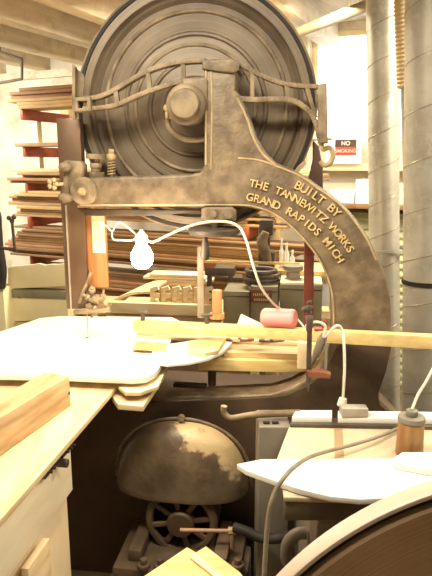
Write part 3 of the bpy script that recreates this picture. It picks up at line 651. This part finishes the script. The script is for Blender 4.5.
# ================================================================= FOREGROUND DISC
fd = empty('flywheel', (P(551, 800, .80).x, .86, 0), 'huge turned disc with pale rim in the right foreground corner', 'wheel')
dcn = P(548, 812, .80); RD = abs((P(548, 812, .8)-P(548, 812-345, .8)).length)*.934
axd = V((-.06, -1, .10)).normalized()
RIMW = mat('rubbed_disc_rim', (.50, .39, .31), (.62, .51, .42), 5, rough=.45, bump=.03)
m = MB(); m.lathe([(RD-.03, -.040), (RD-.004, -.040), (RD, -.037), (RD, .0), (RD-.003, .004), (RD-.009, .005)], dcn, axd, 160); m.build('disc_rim', RIMW, fd, org=dcn)
m = MB(); m.lathe([(RD-.006, .005), (RD-.008, -.006), (RD-.019, -.010), (RD-.026, -.010)], dcn, axd, 160); m.build('groove', BLACK, fd, org=dcn)
m = MB(); m.lathe([(RD-.022, -.012), (RD-.024, .002), (RD-.030, .005), (RD-.036, .002), (.05, .003), (0, .01)], dcn, axd, 160); m.build('disc_face', DISC, fd, org=dcn)
m = MB(); m.lathe([(RD-.028, -.040), (RD*.4, -.05), (0, -.05)], dcn, axd, 96); m.cyl(dcn-axd*.05, dcn-axd*.2, .05); m.box((dcn.x, dcn.y+.22, (dcn.z+.1)/2), (.2, .16, dcn.z+.1), b=.01); m.build('stand', BASE, fd)
# ================================================================= DUCTS
def duct(name, p0, p1, r, pitch, label, clamp=None, mt=GALV):
    o = empty(name, p1, label, 'duct'); m = MB(); m.cyl(p0, p1, r, seg=48); body = m.build('duct_body', mt, o)
    ax = (V(p1)-V(p0)); L = ax.length; ax.normalize(); x = ax.orthogonal().normalized(); x = V((1, 0, 0)); x = (x-ax*x.dot(ax)).normalized(); y = ax.cross(x)
    n = int(L/pitch*28); pts = [V(p0)+ax*(L*k/n)+(x*math.cos(2*math.pi*k/28)+y*math.sin(2*math.pi*k/28))*-r for k in range(n+1)]
    m = MB(); m.tube(pts, .0026, 5, 0); m.build('spiral_seam', SEAM, body)
    return o, x, y, ax
ptop = P(382, -45, 3.0); pbot = P(386, 470, 3.0); pbot = ptop+(pbot-ptop)*(ptop.z/(ptop.z-pbot.z))
duct('spiral_duct', ptop, pbot, .0765, .168, 'slim galvanised spiral duct just right of the saw gooseneck')
m = MB(); c_ = P(391, 250, 2.98); m.lathe([(.078, -.006), (.084, -.006), (.084, .006), (.078, .006)], (c_.x+.0, 3.0, c_.z), (0, 0, 1), 40)
m.beam((c_.x-.13, 2.92, c_.z), (c_.x+.12, 2.92, c_.z), .004, .012); tag(m.build('duct_strap', GALV), 'thin metal strap around the slim spiral duct', 'strap')
qt = P(437, -45, 2.6); qb = P(428, 480, 2.6); qb = qt+(qb-qt)*(qt.z/(qt.z-qb.z))
duct('spiral_duct', qt, qb, .125, .21, 'wide galvanised spiral duct at the right edge of the picture')
m = MB(); c_ = P(432, 280, 2.6); c_ = qt+(qb-qt)*((qt.z-c_.z)/(qt.z-qb.z)); m.lathe([(.1255, -.010), (.131, -.010), (.131, .010), (.1255, .010)], c_, qt-qb, 48)
tag(m.build('duct_strap', BLACK), 'black band around the wide spiral duct', 'strap')
# corrugated hose between ducts
fl = empty('flexible_hose', P(404, 150, 2.86), 'tan corrugated hose hanging between the two spiral ducts', 'hose')
a = P(400, -45, 2.84); b_ = P(404.5, 88, 2.84); L = (a-b_).length; n = 62; prof = []
for k in range(n+1): prof.append((.036 if k % 2 else .030, L*k/n))
m = MB(); m.lathe(prof, b_, (a-b_), 28); m.build('corrugated_sleeve', HOSE, fl)
m = MB(); q = P(408, 210, 2.84); q = b_+(q-b_)*(b_.z/(b_.z-q.z)); m.cyl(b_+up*.01, q, .020, seg=24); m.build('lower_pipe', GALV, fl)
# diagonal pipe at the top
m = MB(); m.cyl(PV(280, 39, 3.9, ROOM), PV(372, 4, 3.3, ROOM), .032, seg=28); m.cyl(PV(286, 37, 3.86, ROOM), PV(291, 35, 3.83, ROOM), .037, seg=28); tag(m.build('ceiling_pipe', OLIVE), 'tan pipe running slantwise below the ceiling beside the wheel', 'pipe')
m = MB(); m.pbox(304.5, -40, 310.5, 160, 4.6, .06, ROOM, b=.004); tag(m.build('wall_post', CREAM, rz=-ROOM), 'cream vertical post left of the bright window', 'post')
m = MB(); m.pbox(348, -30, 351, 18, 3.5, .02, ROOM); tag(m.build('hanging_strap', CREAM), 'thin cream strap hanging from the ceiling near the tan pipe', 'strap')
# dark rectangular rail at top-left
m = MB()
q = [PV(x, y, 3.7, ROOM) for x, y in ((-30, 46), (0, 52), (22, 59), (22, 79), (0, 83), (-30, 87))]
for a_, b__ in zip(q[:-1], q[1:]): m.cyl(a_, b__, .011, seg=10)
m.cyl(q[1], V((q[1].x, q[1].y, ZC-.02)), .008, seg=8)
tag(m.build('pipe_rail', DARK), 'dark rectangular metal frame hanging from the joists top left', 'frame')
# ================================================================= NO SMOKING SIGN + shelf goods
sg = empty('no_smoking_sign', PV(346, 155, 4.50, ROOM), 'small black and red NO SMOKING sign below the bright window', 'sign', rz=-ROOM)
m = MB(); m.pbox(335, 139.5, 356.5, 147, 4.50, .006, ROOM); m.build('sign_header', SIGNB, sg)
m = MB(); m.pbox(335, 147, 356.5, 155, 4.50, .006, ROOM); m.build('sign_panel', SIGNR, sg)
Rt = Mx.Rotation(-ROOM, 4, 'Z') @ Mx.Rotation(math.pi/2, 4, 'X')
m = MB(); m.text('NO', .042, .002, Mx.Translation(PV(345.7, 143.5, 4.499, ROOM)) @ Rt, .001); m.text('SMOKING', .036, .002, Mx.Translation(PV(345.7, 151, 4.499, ROOM)) @ Rt, .0002); m.build('sign_lettering', SIGNW, sg)
# board that carries the sign
m = MB(); m.pbox(326, 136, 362, 163.5, 4.508, .02, ROOM); tag(m.build('sign_backboard', WHITEB), 'white backboard behind the small NO SMOKING sign', 'board')
shz = loc(PV(340, 208, 4.3, ROOM), ROOM).z
m = MB(); m.pbox(322, 205, 480, 210, 4.15, .6, ROOM, b=.003); tag(m.build('wall_shelf', WOODS[2]), 'dark lower wall shelf carrying white boxes behind the gooseneck', 'shelf')
for x0, y0, x1, lab, mt in ((333, 190, 357, 'wide white box on the dark shelf nearest the gooseneck', WHITEB), (358, 180, 373, 'tall white box on the dark shelf beside the slim duct', WHITEB), (398, 184, 408, 'cream box on the dark shelf between the two ducts', CREAM)):
    m = MB(); a = loc(PV(x0, 204.6, 4.3, ROOM), ROOM); b_ = loc(PV(x1, y0, 4.3, ROOM), ROOM); zz = loc(PV(340, 205, 4.15, ROOM), ROOM).z
    m.fbox(a.x, b_.x, 4.2, 4.45, zz, b_.z, ROOM, b=.004); bo = tag(m.build('storage_box', mt), lab, 'box')
    m = MB(); m.fbox(a.x-.004, b_.x+.004, 4.196, 4.454, b_.z-.03, b_.z+.004, ROOM, b=.003); m.build('lid', mt, bo)
# louvred cabinet
lv = empty('louvred_cabinet', PV(385, 340, 4.3, ROOM), 'pale green slatted cabinet behind the ducts on the right', 'cabinet')
m = MB(); m.pbox(330, 214, 480, 420, 4.34, .3, ROOM, b=.004); m.build('body', GREEN, lv)
m = MB()
for k in range(26):
    y = 218+k*7.4; a = PV(334, y, 4.33, ROOM); b_ = PV(476, y, 4.33, ROOM); b_.z = a.z; m.beam(a, b_, .02, .028, b=.003)
m.build('slats', GREEN, lv)
# ================================================================= LUMBER RACK
VR = 3.55
rk = empty('lumber_rack', PV(30, 330, VR, ROOM), 'tall lumber rack with red arms behind the saw on the left', 'rack', rz=-ROOM)
ru = loc(PV(29.5, 200, VR, ROOM), ROOM).x; ru2 = loc(PV(250, 200, VR, ROOM), ROOM).x; ru3 = ru+.62
m = MB(); ztop = 2.45
def rz_(y, x=30): return loc(PV(x, y, VR, ROOM), ROOM).z
levels = [(110, 6, 'top'), (147, 1, 'second highest'), (183, 5, 'third highest'), (216, 9, 'middle'), (254, 11, 'lower'), (296, 12, 'lowest')]
for uu, nm in ((ru, 'a'), (ru2, 'b')):
    for vv, hw2, ct in ((VR+.47, .045, WOODS[3]), (VR+.11, .026, CREAM)):
        m = MB(); m.fbox(uu-hw2, uu+hw2, vv, vv+2*hw2, 0, rz_(86), ROOM, b=.004); m.build('upright', ct, rk)
    for y, n_, nm2 in levels:
        z = rz_(y); m = MB(); m.fbox(uu+.028 if uu == ru else uu-.02, uu+.055 if uu == ru else uu+.02, VR-.07, VR+.47, z-.075, z, ROOM, b=.003); m.build('rack_arm', REDM, rk)
rng = random.Random(11)
lens = [(17, 290), (22, 270), (16, 318), (24, 250), (20, 300), (28, 325), (15, 280)]
tones = ['tan', 'honey', 'brown', 'pale', 'reddish']
proto = {}
for li, (y, n_, nm) in enumerate(levels):
    z = rz_(y)+.0005; cnt = 0
    for k in range(n_):
        th = rng.choice((.018, .022, .026)) if nm != 'top' else .024
        x0, x1 = rng.choice(lens); x0 += rng.uniform(-3, 4)
        if nm in ('lowest',): x0 += 20
        u0 = loc(PV(x0, y, VR, ROOM), ROOM).x; u1 = loc(PV(x1, y, VR, ROOM), ROOM).x
        d0 = VR-.05-rng.uniform(0, .05); wi = rng.choice((0, 1, 3, 1, 4)) if li < 4 else rng.choice((0, 2, 4, 1, 2, 0))  # lower stacks draw browner woods, their shadow put into the colour
        m = MB(); m.fbox(u0, u1, d0, VR+.105, z, z+th, ROOM, b=.003)
        where = {0: 'bottom board', n_-1: 'top board'}.get(k, ORD[k]+' board up')
        tag(m.build('lumber_board', WOODS[wi], org=wld(u0, d0, z, ROOM), rz=-ROOM), 'long %s plank, %s of the %s rack stack' % (tones[wi], where, nm) if n_ > 1 else 'single long %s plank on the second highest rack level' % tones[wi], 'plank', 'planks on the lumber rack')
        z += th+.0012
# more boards stacked to the right at a nearer plane: shelves in the middle
VM = 3.25
sh = empty('trestle', PV(170, 330, VM, MID), 'rough wooden trestle shelf behind the saw table', 'shelf', rz=-MID)
zt_ = loc(PV(160, 306, VM, MID), MID).z
m = MB(); a = loc(PV(84, 306, VM, MID), MID).x; b_ = loc(PV(330, 306, VM, MID), MID).x
m.fbox(a, b_, VM-.15, VM+.22, zt_-.03, zt_, MID, b=.003); m.build('shelf_top', WOODS[3], sh)
for uu in (a+.05, b_-.05):
    for vv in (VM-.1, VM+.17): m = MB(); m.fbox(uu-.02, uu+.02, vv-.02, vv+.02, 0, zt_-.03, MID); m.build('leg', WOODS[0], sh)
# bundle of notched wood pieces
zc_ = zt_
for r_, (n_, x0, x1, zoff) in enumerate(((8, 112, 212, 0), )):
    pass
zc_ = zt_+.0005
for k in range(9):       # curved staves lying fanned
    m = MB(); t_ = k/8
    pa = [(107+k*1.5, 306-k*.4), (119+k*2.6, 298-k*1.2), (134+k*2.6, 293-k*1.3), (152+k*1.8, 292-k*1.2)]
    pts = [PV(x, y, VM-.14+.012*k, MID) for x, y in pa]
    q = catmull(pts, 4, False)
    for s_, e_ in zip(q[:-1], q[1:]): m.beam(s_, e_+(e_-s_)*.1, .022, .016, b=.003)
    tag(m.build('curved_stave', PALE), 'pale curved wooden stave in the fanned pile by the bulb, %s from the front' % ORD[k], 'stave', 'curved staves behind the saw table')
for k in range(6):
    x = 150+k*11; m = MB()
    m.ppoly([(x, 306), (x+8, 306), (x+9, 302), (x+4, 301), (x+4, 299), (x+9, 298), (x+9, 294), (x+4, 293), (x+4, 291), (x+9, 290), (x+7, 286), (x, 288)], VM-.17, .02, .002, yaw=MID)
    tag(m.build('notched_block', PALE), 'pale E-shaped notched wooden piece in the row on the trestle, %s from the left' % ORD[k], 'wood piece', 'notched pieces on the trestle')
zq = PV(178, 285, VM, MID).z
for k, (x0, x1) in enumerate(((152, 204), (158, 212), (144, 206), (150, 202))):
    m = MB(); m.fbox(loc(PV(x0, 280, VM, MID), MID).x, loc(PV(x1, 280, VM, MID), MID).x, VM-.02, VM+.10, zq+.001+k*.0165, zq+.0155+k*.0165, MID, b=.002); tag(m.build('stacked_strip', PALE), 'pale strip on the notched pieces, %s from the bottom' % ORD[k], 'strip', 'pale strips above the notched pieces')
m = MB(); m.fbox(loc(PV(158, 280, VM, MID), MID).x, loc(PV(208, 280, VM, MID), MID).x, VM, VM+.1, zt_+.0005, zq, MID, b=.004); tag(m.build('wood_block', WOODS[3]), 'tan wooden block behind the row of notched pieces', 'wood block')
m = MB(); m.pbox(108, 304, 218, 315, VM-.22, .05, MID, b=.003); tag(m.build('pale_batten', PALE), 'pale batten along the front of the trestle behind the saw table', 'batten')
# ---- left pale trays and black tool
osh = empty('tray_shelving', (wld(*[loc(PV(35, 322, 3.1, MID), MID).x, 3.1, 0], MID)), 'low open shelving that holds the two cream trays', 'shelving')
for y0, y1, x1, v_, lab in ((264, 289, 68, 3.0, 'upper cream wavy-topped tray left of the guide post'), (296, 322, 68, 3.0, 'lower cream wavy-topped tray just above the saw table edge')):
    rng2 = random.Random(y0)
    top = [(8, y0+4)]
    for k in range(9): top.append((14+k*6.2, y0+rng2.uniform(0, 3.5)-k*.4))
    m = MB(); m.ppoly([(8, y1)]+top+[(x1, y0-1), (x1, y1-3)], v_, .02, .002, yaw=MID); tr = MB
    a = loc(PV(8, y1, v_, MID), MID); b_ = loc(PV(x1, y1-1, v_, MID), MID)
    ty = empty('cream_tray', wld((a.x+b_.x)/2, v_, a.z, MID), lab, 'tray', 'wavy-topped cream trays'); m.build('front_panel', CREAM, ty)
    m = MB(); m.fbox(a.x, b_.x, v_+.02, v_+.25, a.z+.005, a.z+.09, MID, b=.004); m.build('tray_body', PALE, ty)
    m = MB(); m.fbox(a.x-.02, b_.x+.02, v_-.01, v_+.27, a.z-.045, a.z-.001, MID, b=.003); m.build('shelf_board', OLIVE if y0 < 290 else WOODS[3], osh)
    if y0 < 290:
        for uu in (a.x, b_.x-.03): m = MB(); m.fbox(uu, uu+.03, 3.28, 3.31, 0, a.z, MID); m.build('post', WOODS[3], osh)
m = MB(); q0 = loc(PV(-30, 289, 2.9, MID), MID); q1 = loc(PV(3, 289, 2.9, MID), MID); m.fbox(q0.x, q1.x, 2.9, 3.05, 0, q1.z, MID, b=.004); tag(m.build('cream_cabinet', CREAM), 'cream cabinet at the left edge beside the trays', 'cabinet')
dr = empty('bench_press', PV(4, 286, 2.9, MID), 'black bench press with knobbed lever at the left edge', 'press')
m = MB(); m.tube([PV(x, y, 2.9, MID) for x, y in ((-1, 287), (1, 270), (-1, 245), (-3, 226), (-6, 214), (-14, 210))], [.035, .030, .022, .025, .035, .035], 14); m.build('press_body', BLACK, dr)
m = MB(); m.cyl(PV(15, 250, 2.88, MID), PV(12, 221, 2.88, MID), .008, seg=10); m.cyl(PV(2, 248, 2.88, MID), PV(17, 250, 2.88, MID), .009, seg=10)
for x, y in ((9, 218), (14, 217), (12, 221)): m.ball(PV(x, y, 2.88, MID), .013, seg=12)
m.build('lever', DARK, dr)
# ---- centre background: machines and boxes on the trestle's right
VC = 2.95
cb = empty('centre_bench', PV(280, 330, VC, MID), 'low bench carrying olive tool boxes behind the gooseneck', 'bench')
ztb = loc(PV(270, 322, VC, MID), MID).z; a = loc(PV(222, 322, VC, MID), MID).x; b_ = loc(PV(345, 322, VC, MID), MID).x
m = MB(); m.fbox(a, b_, VC-.2, VC+.1, ztb-.03, ztb, MID); m.build('bench_top', WOODS[0], cb)
for uu in (a+.04, b_-.04):
    m = MB(); m.fbox(uu-.02, uu+.02, VC-.18, VC+.08, 0, ztb-.03, MID); m.build('leg', WOODS[0], cb)
for x0, y0, x1, lab in ((223, 291, 250, 'small olive metal box left of the brown name plaque'), (250, 286, 278, 'olive metal box bearing the brown name plaque'), (279, 284, 322, 'long olive metal box with pale top right of the plaque')):
    u0 = loc(PV(x0, 320, VC-.15, MID), MID).x; u1 = loc(PV(x1-.6, 320, VC-.15, MID), MID).x; z1 = loc(PV(x0, y0, VC-.15, MID), MID).z
    m = MB(); m.fbox(u0, u1, VC-.15, VC+.07, ztb+.0005, z1, MID, b=.006); bx_ = tag(m.build('tool_box', OLIVE), lab, 'box')
    m = MB(); m.fbox(u0+.003, u1-.003, VC-.154, VC+.06, z1-.028, z1-.022, MID, b=.001); m.build('lid_seam', DARK, bx_)
    if x0 == 279: m = MB(); m.fbox(u0+.002, u1-.002, VC-.14, VC+.06, z1, z1+.006, MID); m.build('pale_top', PALE, bx_)
    if x0 == 250:
        m = MB(); m.pbox(250.5, 290, 272, 302.5, VC-.158, .006, MID); pq = m.build('plaque', mat('brown_plaque', (.11, .035, .022), (.15, .05, .03), 8, rough=.5), bx_)
        m = MB(); rr = random.Random(4)
        for yy, xs, xe in ((293.5, 253, 269), (298.6, 254, 268)):
            x = xs
            while x < xe: w = rr.uniform(.9, 1.7); m.pbox(x, yy, x+w, yy+2.4, VC-.160, .003, MID); x += w+.9
        m.build('plaque_marks', WOODS[1], pq)
# coil of dark belts on boxes
zz = loc(PV(262, 284, VC-.02, MID), MID).z
m = MB()
cc = PV(262, 282, VC-.03, MID)
for k in range(4): m.lathe([(.085-.004*k+.012*math.cos(t*math.pi/4), .012*math.sin(t*math.pi/4)+k*.020) for t in range(9)], cc+V((.006*(-1)**k, 0, 0)), (0, 0, 1), 40)
tag(m.build('belt_coil', DARK), 'coiled dark drive belts heaped on the olive boxes', 'coil')
m = MB(); m.lathe([(0, 0), (.05, 0), (.05, .02), (.035, .03), (.035, .06), (.05, .07), (.05, .09), (0, .09)], PV(293, 283, VC-.03, MID), (0, 0, 1), 28); tag(m.build('machine_pulley', GREY), 'grey stepped pulley on the long olive box', 'pulley')
# yellow shelf board and post behind gooseneck
m = MB(); m.pbox(263, 271, 336, 277, 3.0, .28, MID, b=.003); tag(m.build('yellow_shelf', YEL), 'yellow pine shelf board seen through the gooseneck opening', 'shelf')
m = MB(); m.pbox(196, 261.5, 300, 264, 3.02, .01, MID); tag(m.build('brass_strip', YEL), 'thin yellow strip behind the white lamp cable', 'strip')
# vise-like dark tool on the shelf
vs_ = empty('bench_vise', PV(266, 268, 3.05, MID), 'dark bench vise seen under the gooseneck behind the shelf', 'vise')
m = MB(); m.pbox(259, 220, 273, 236, 3.1, .08, MID, b=.008); m.pbox(262, 236, 270, 252, 3.1, .06, MID, b=.008); m.pbox(258, 252, 275, 270.5, 3.1, .1, MID, b=.01); m.build('body', DARK, vs_)
m = MB(); m.tube([PV(x, y, 3.06, MID) for x, y in ((266, 232), (262, 242), (265, 252), (268, 262))], [.02, .03, .03, .02], 12); m.build('jaw', IRON, vs_)
# white cluster of bottles / fittings on shelf
for k, (x, y0, y1, r_) in enumerate(((281, 238, 270.5, .012), (286, 243, 270.5, .016), (292, 250, 270.5, .014))):
    m = MB(); p1 = PV(x, y1, 3.08, MID); h = PV(x, y0, 3.08, MID).z-p1.z
    m.lathe([(0, 0), (r_, 0), (r_, h*.6), (r_*.4, h*.75), (r_*.4, h), (0, h)], p1, (0, 0, 1), 20)
    tag(m.build('small_bottle', WHITEB), 'small white bottle on the yellow shelf, %s from the vise' % ORD[k], 'bottle', 'bottles on the yellow shelf')
# stool-shaped dark mass added behind so the low middle reads dark
m = MB(); m.pbox(205, 268, 234, 276, 3.05, .12, MID, b=.002); m.pbox(228, 276, 232, 318, 3.1, .05, MID); m.pbox(207, 276, 211, 318, 3.1, .05, MID); tag(m.build('dark_mass', DARK), 'dark metal stool behind the steel rule', 'stool')
m = MB(); m.pbox(200, 262, 214, 268, 3.06, .08, MID, b=.003); tag(m.build('red_clamp_block', REDM), 'small red block on the dark stool-shaped mass', 'block')
# white boxes glimpsed behind gooseneck opening
m = MB(); a = loc(PV(306, 292, 3.1, MID), MID); m.pbox(300, 283.5, 330, 306, 3.05, .2, MID, b=.004); tag(m.build('white_carton', WHITEB), 'white carton beside the red blade guard inside the gooseneck', 'box')
# ================================================================= LIGHT
W = bpy.data.worlds.new('world'); SC.world = W; W.use_nodes = True
W.node_tree.nodes['Background'].inputs[0].default_value = (.95, .97, 1, 1); W.node_tree.nodes['Background'].inputs[1].default_value = 6
def area(name, at, target, sx, sy, power, col):
    l = bpy.data.lights.new(name, 'AREA'); l.shape = 'RECTANGLE'; l.size = sx; l.size_y = sy; l.energy = power; l.color = col
    o = bpy.data.objects.new(name, l); COL.objects.link(o); o.location = at
    o.rotation_euler = (V(target)-V(at)).to_track_quat('-Z', 'Y').to_euler(); return o
area('added_ceiling_light', (-.55, 1.25, 2.5), (-.5, 1.4, 0), 1.2, .25, 48, (1, .90, .69))  # unseen area light added overhead for the table and bench tops
area('added_ceiling_light', (.9, .9, 2.5), (.8, 1.2, .6), 1.0, .25, 24, (1, .90, .69))  # second unseen light added overhead, to the right
area('added_ceiling_light', (.1, 3.4, 2.5), (.1, 4.0, .6), 1.2, .25, 85, (1, .89, .66))  # added back light, lifts the background
area('added_ceiling_light', (-2.5, 4.1, 2.3), (-2.9, 6.0, .6), .9, .2, 85, (1, .95, .84))  # added light that makes the hot spot on the wall at left
area('added_ceiling_light', (1.55, 2.3, 2.5), (1.2, 3.2, .9), .2, .9, 60, (1, .90, .69))  # added light that brightens the ducts
bl = bpy.data.lights.new('bulb_light', 'POINT'); bl.energy = 10; bl.color = (1, .72, .42); bl.shadow_soft_size = .035
bo = bpy.data.objects.new('bulb_light', bl); COL.objects.link(bo); bo.location = bp_+V((0, 0, -.09))
# ================================================================= CAMERA
cam = bpy.data.cameras.new('camera'); cam.sensor_fit = 'VERTICAL'; cam.sensor_height = 24; cam.lens = 24*F/576; cam.clip_start = .02
co = bpy.data.objects.new('camera', cam); COL.objects.link(co); co.location = EYE; co.rotation_euler = (math.pi/2-PITCH, 0, 0)
SC.camera = co
SC.view_settings.view_transform = 'Standard'; SC.view_settings.look = 'None'; SC.view_settings.gamma = 1; SC.view_settings.exposure = 0
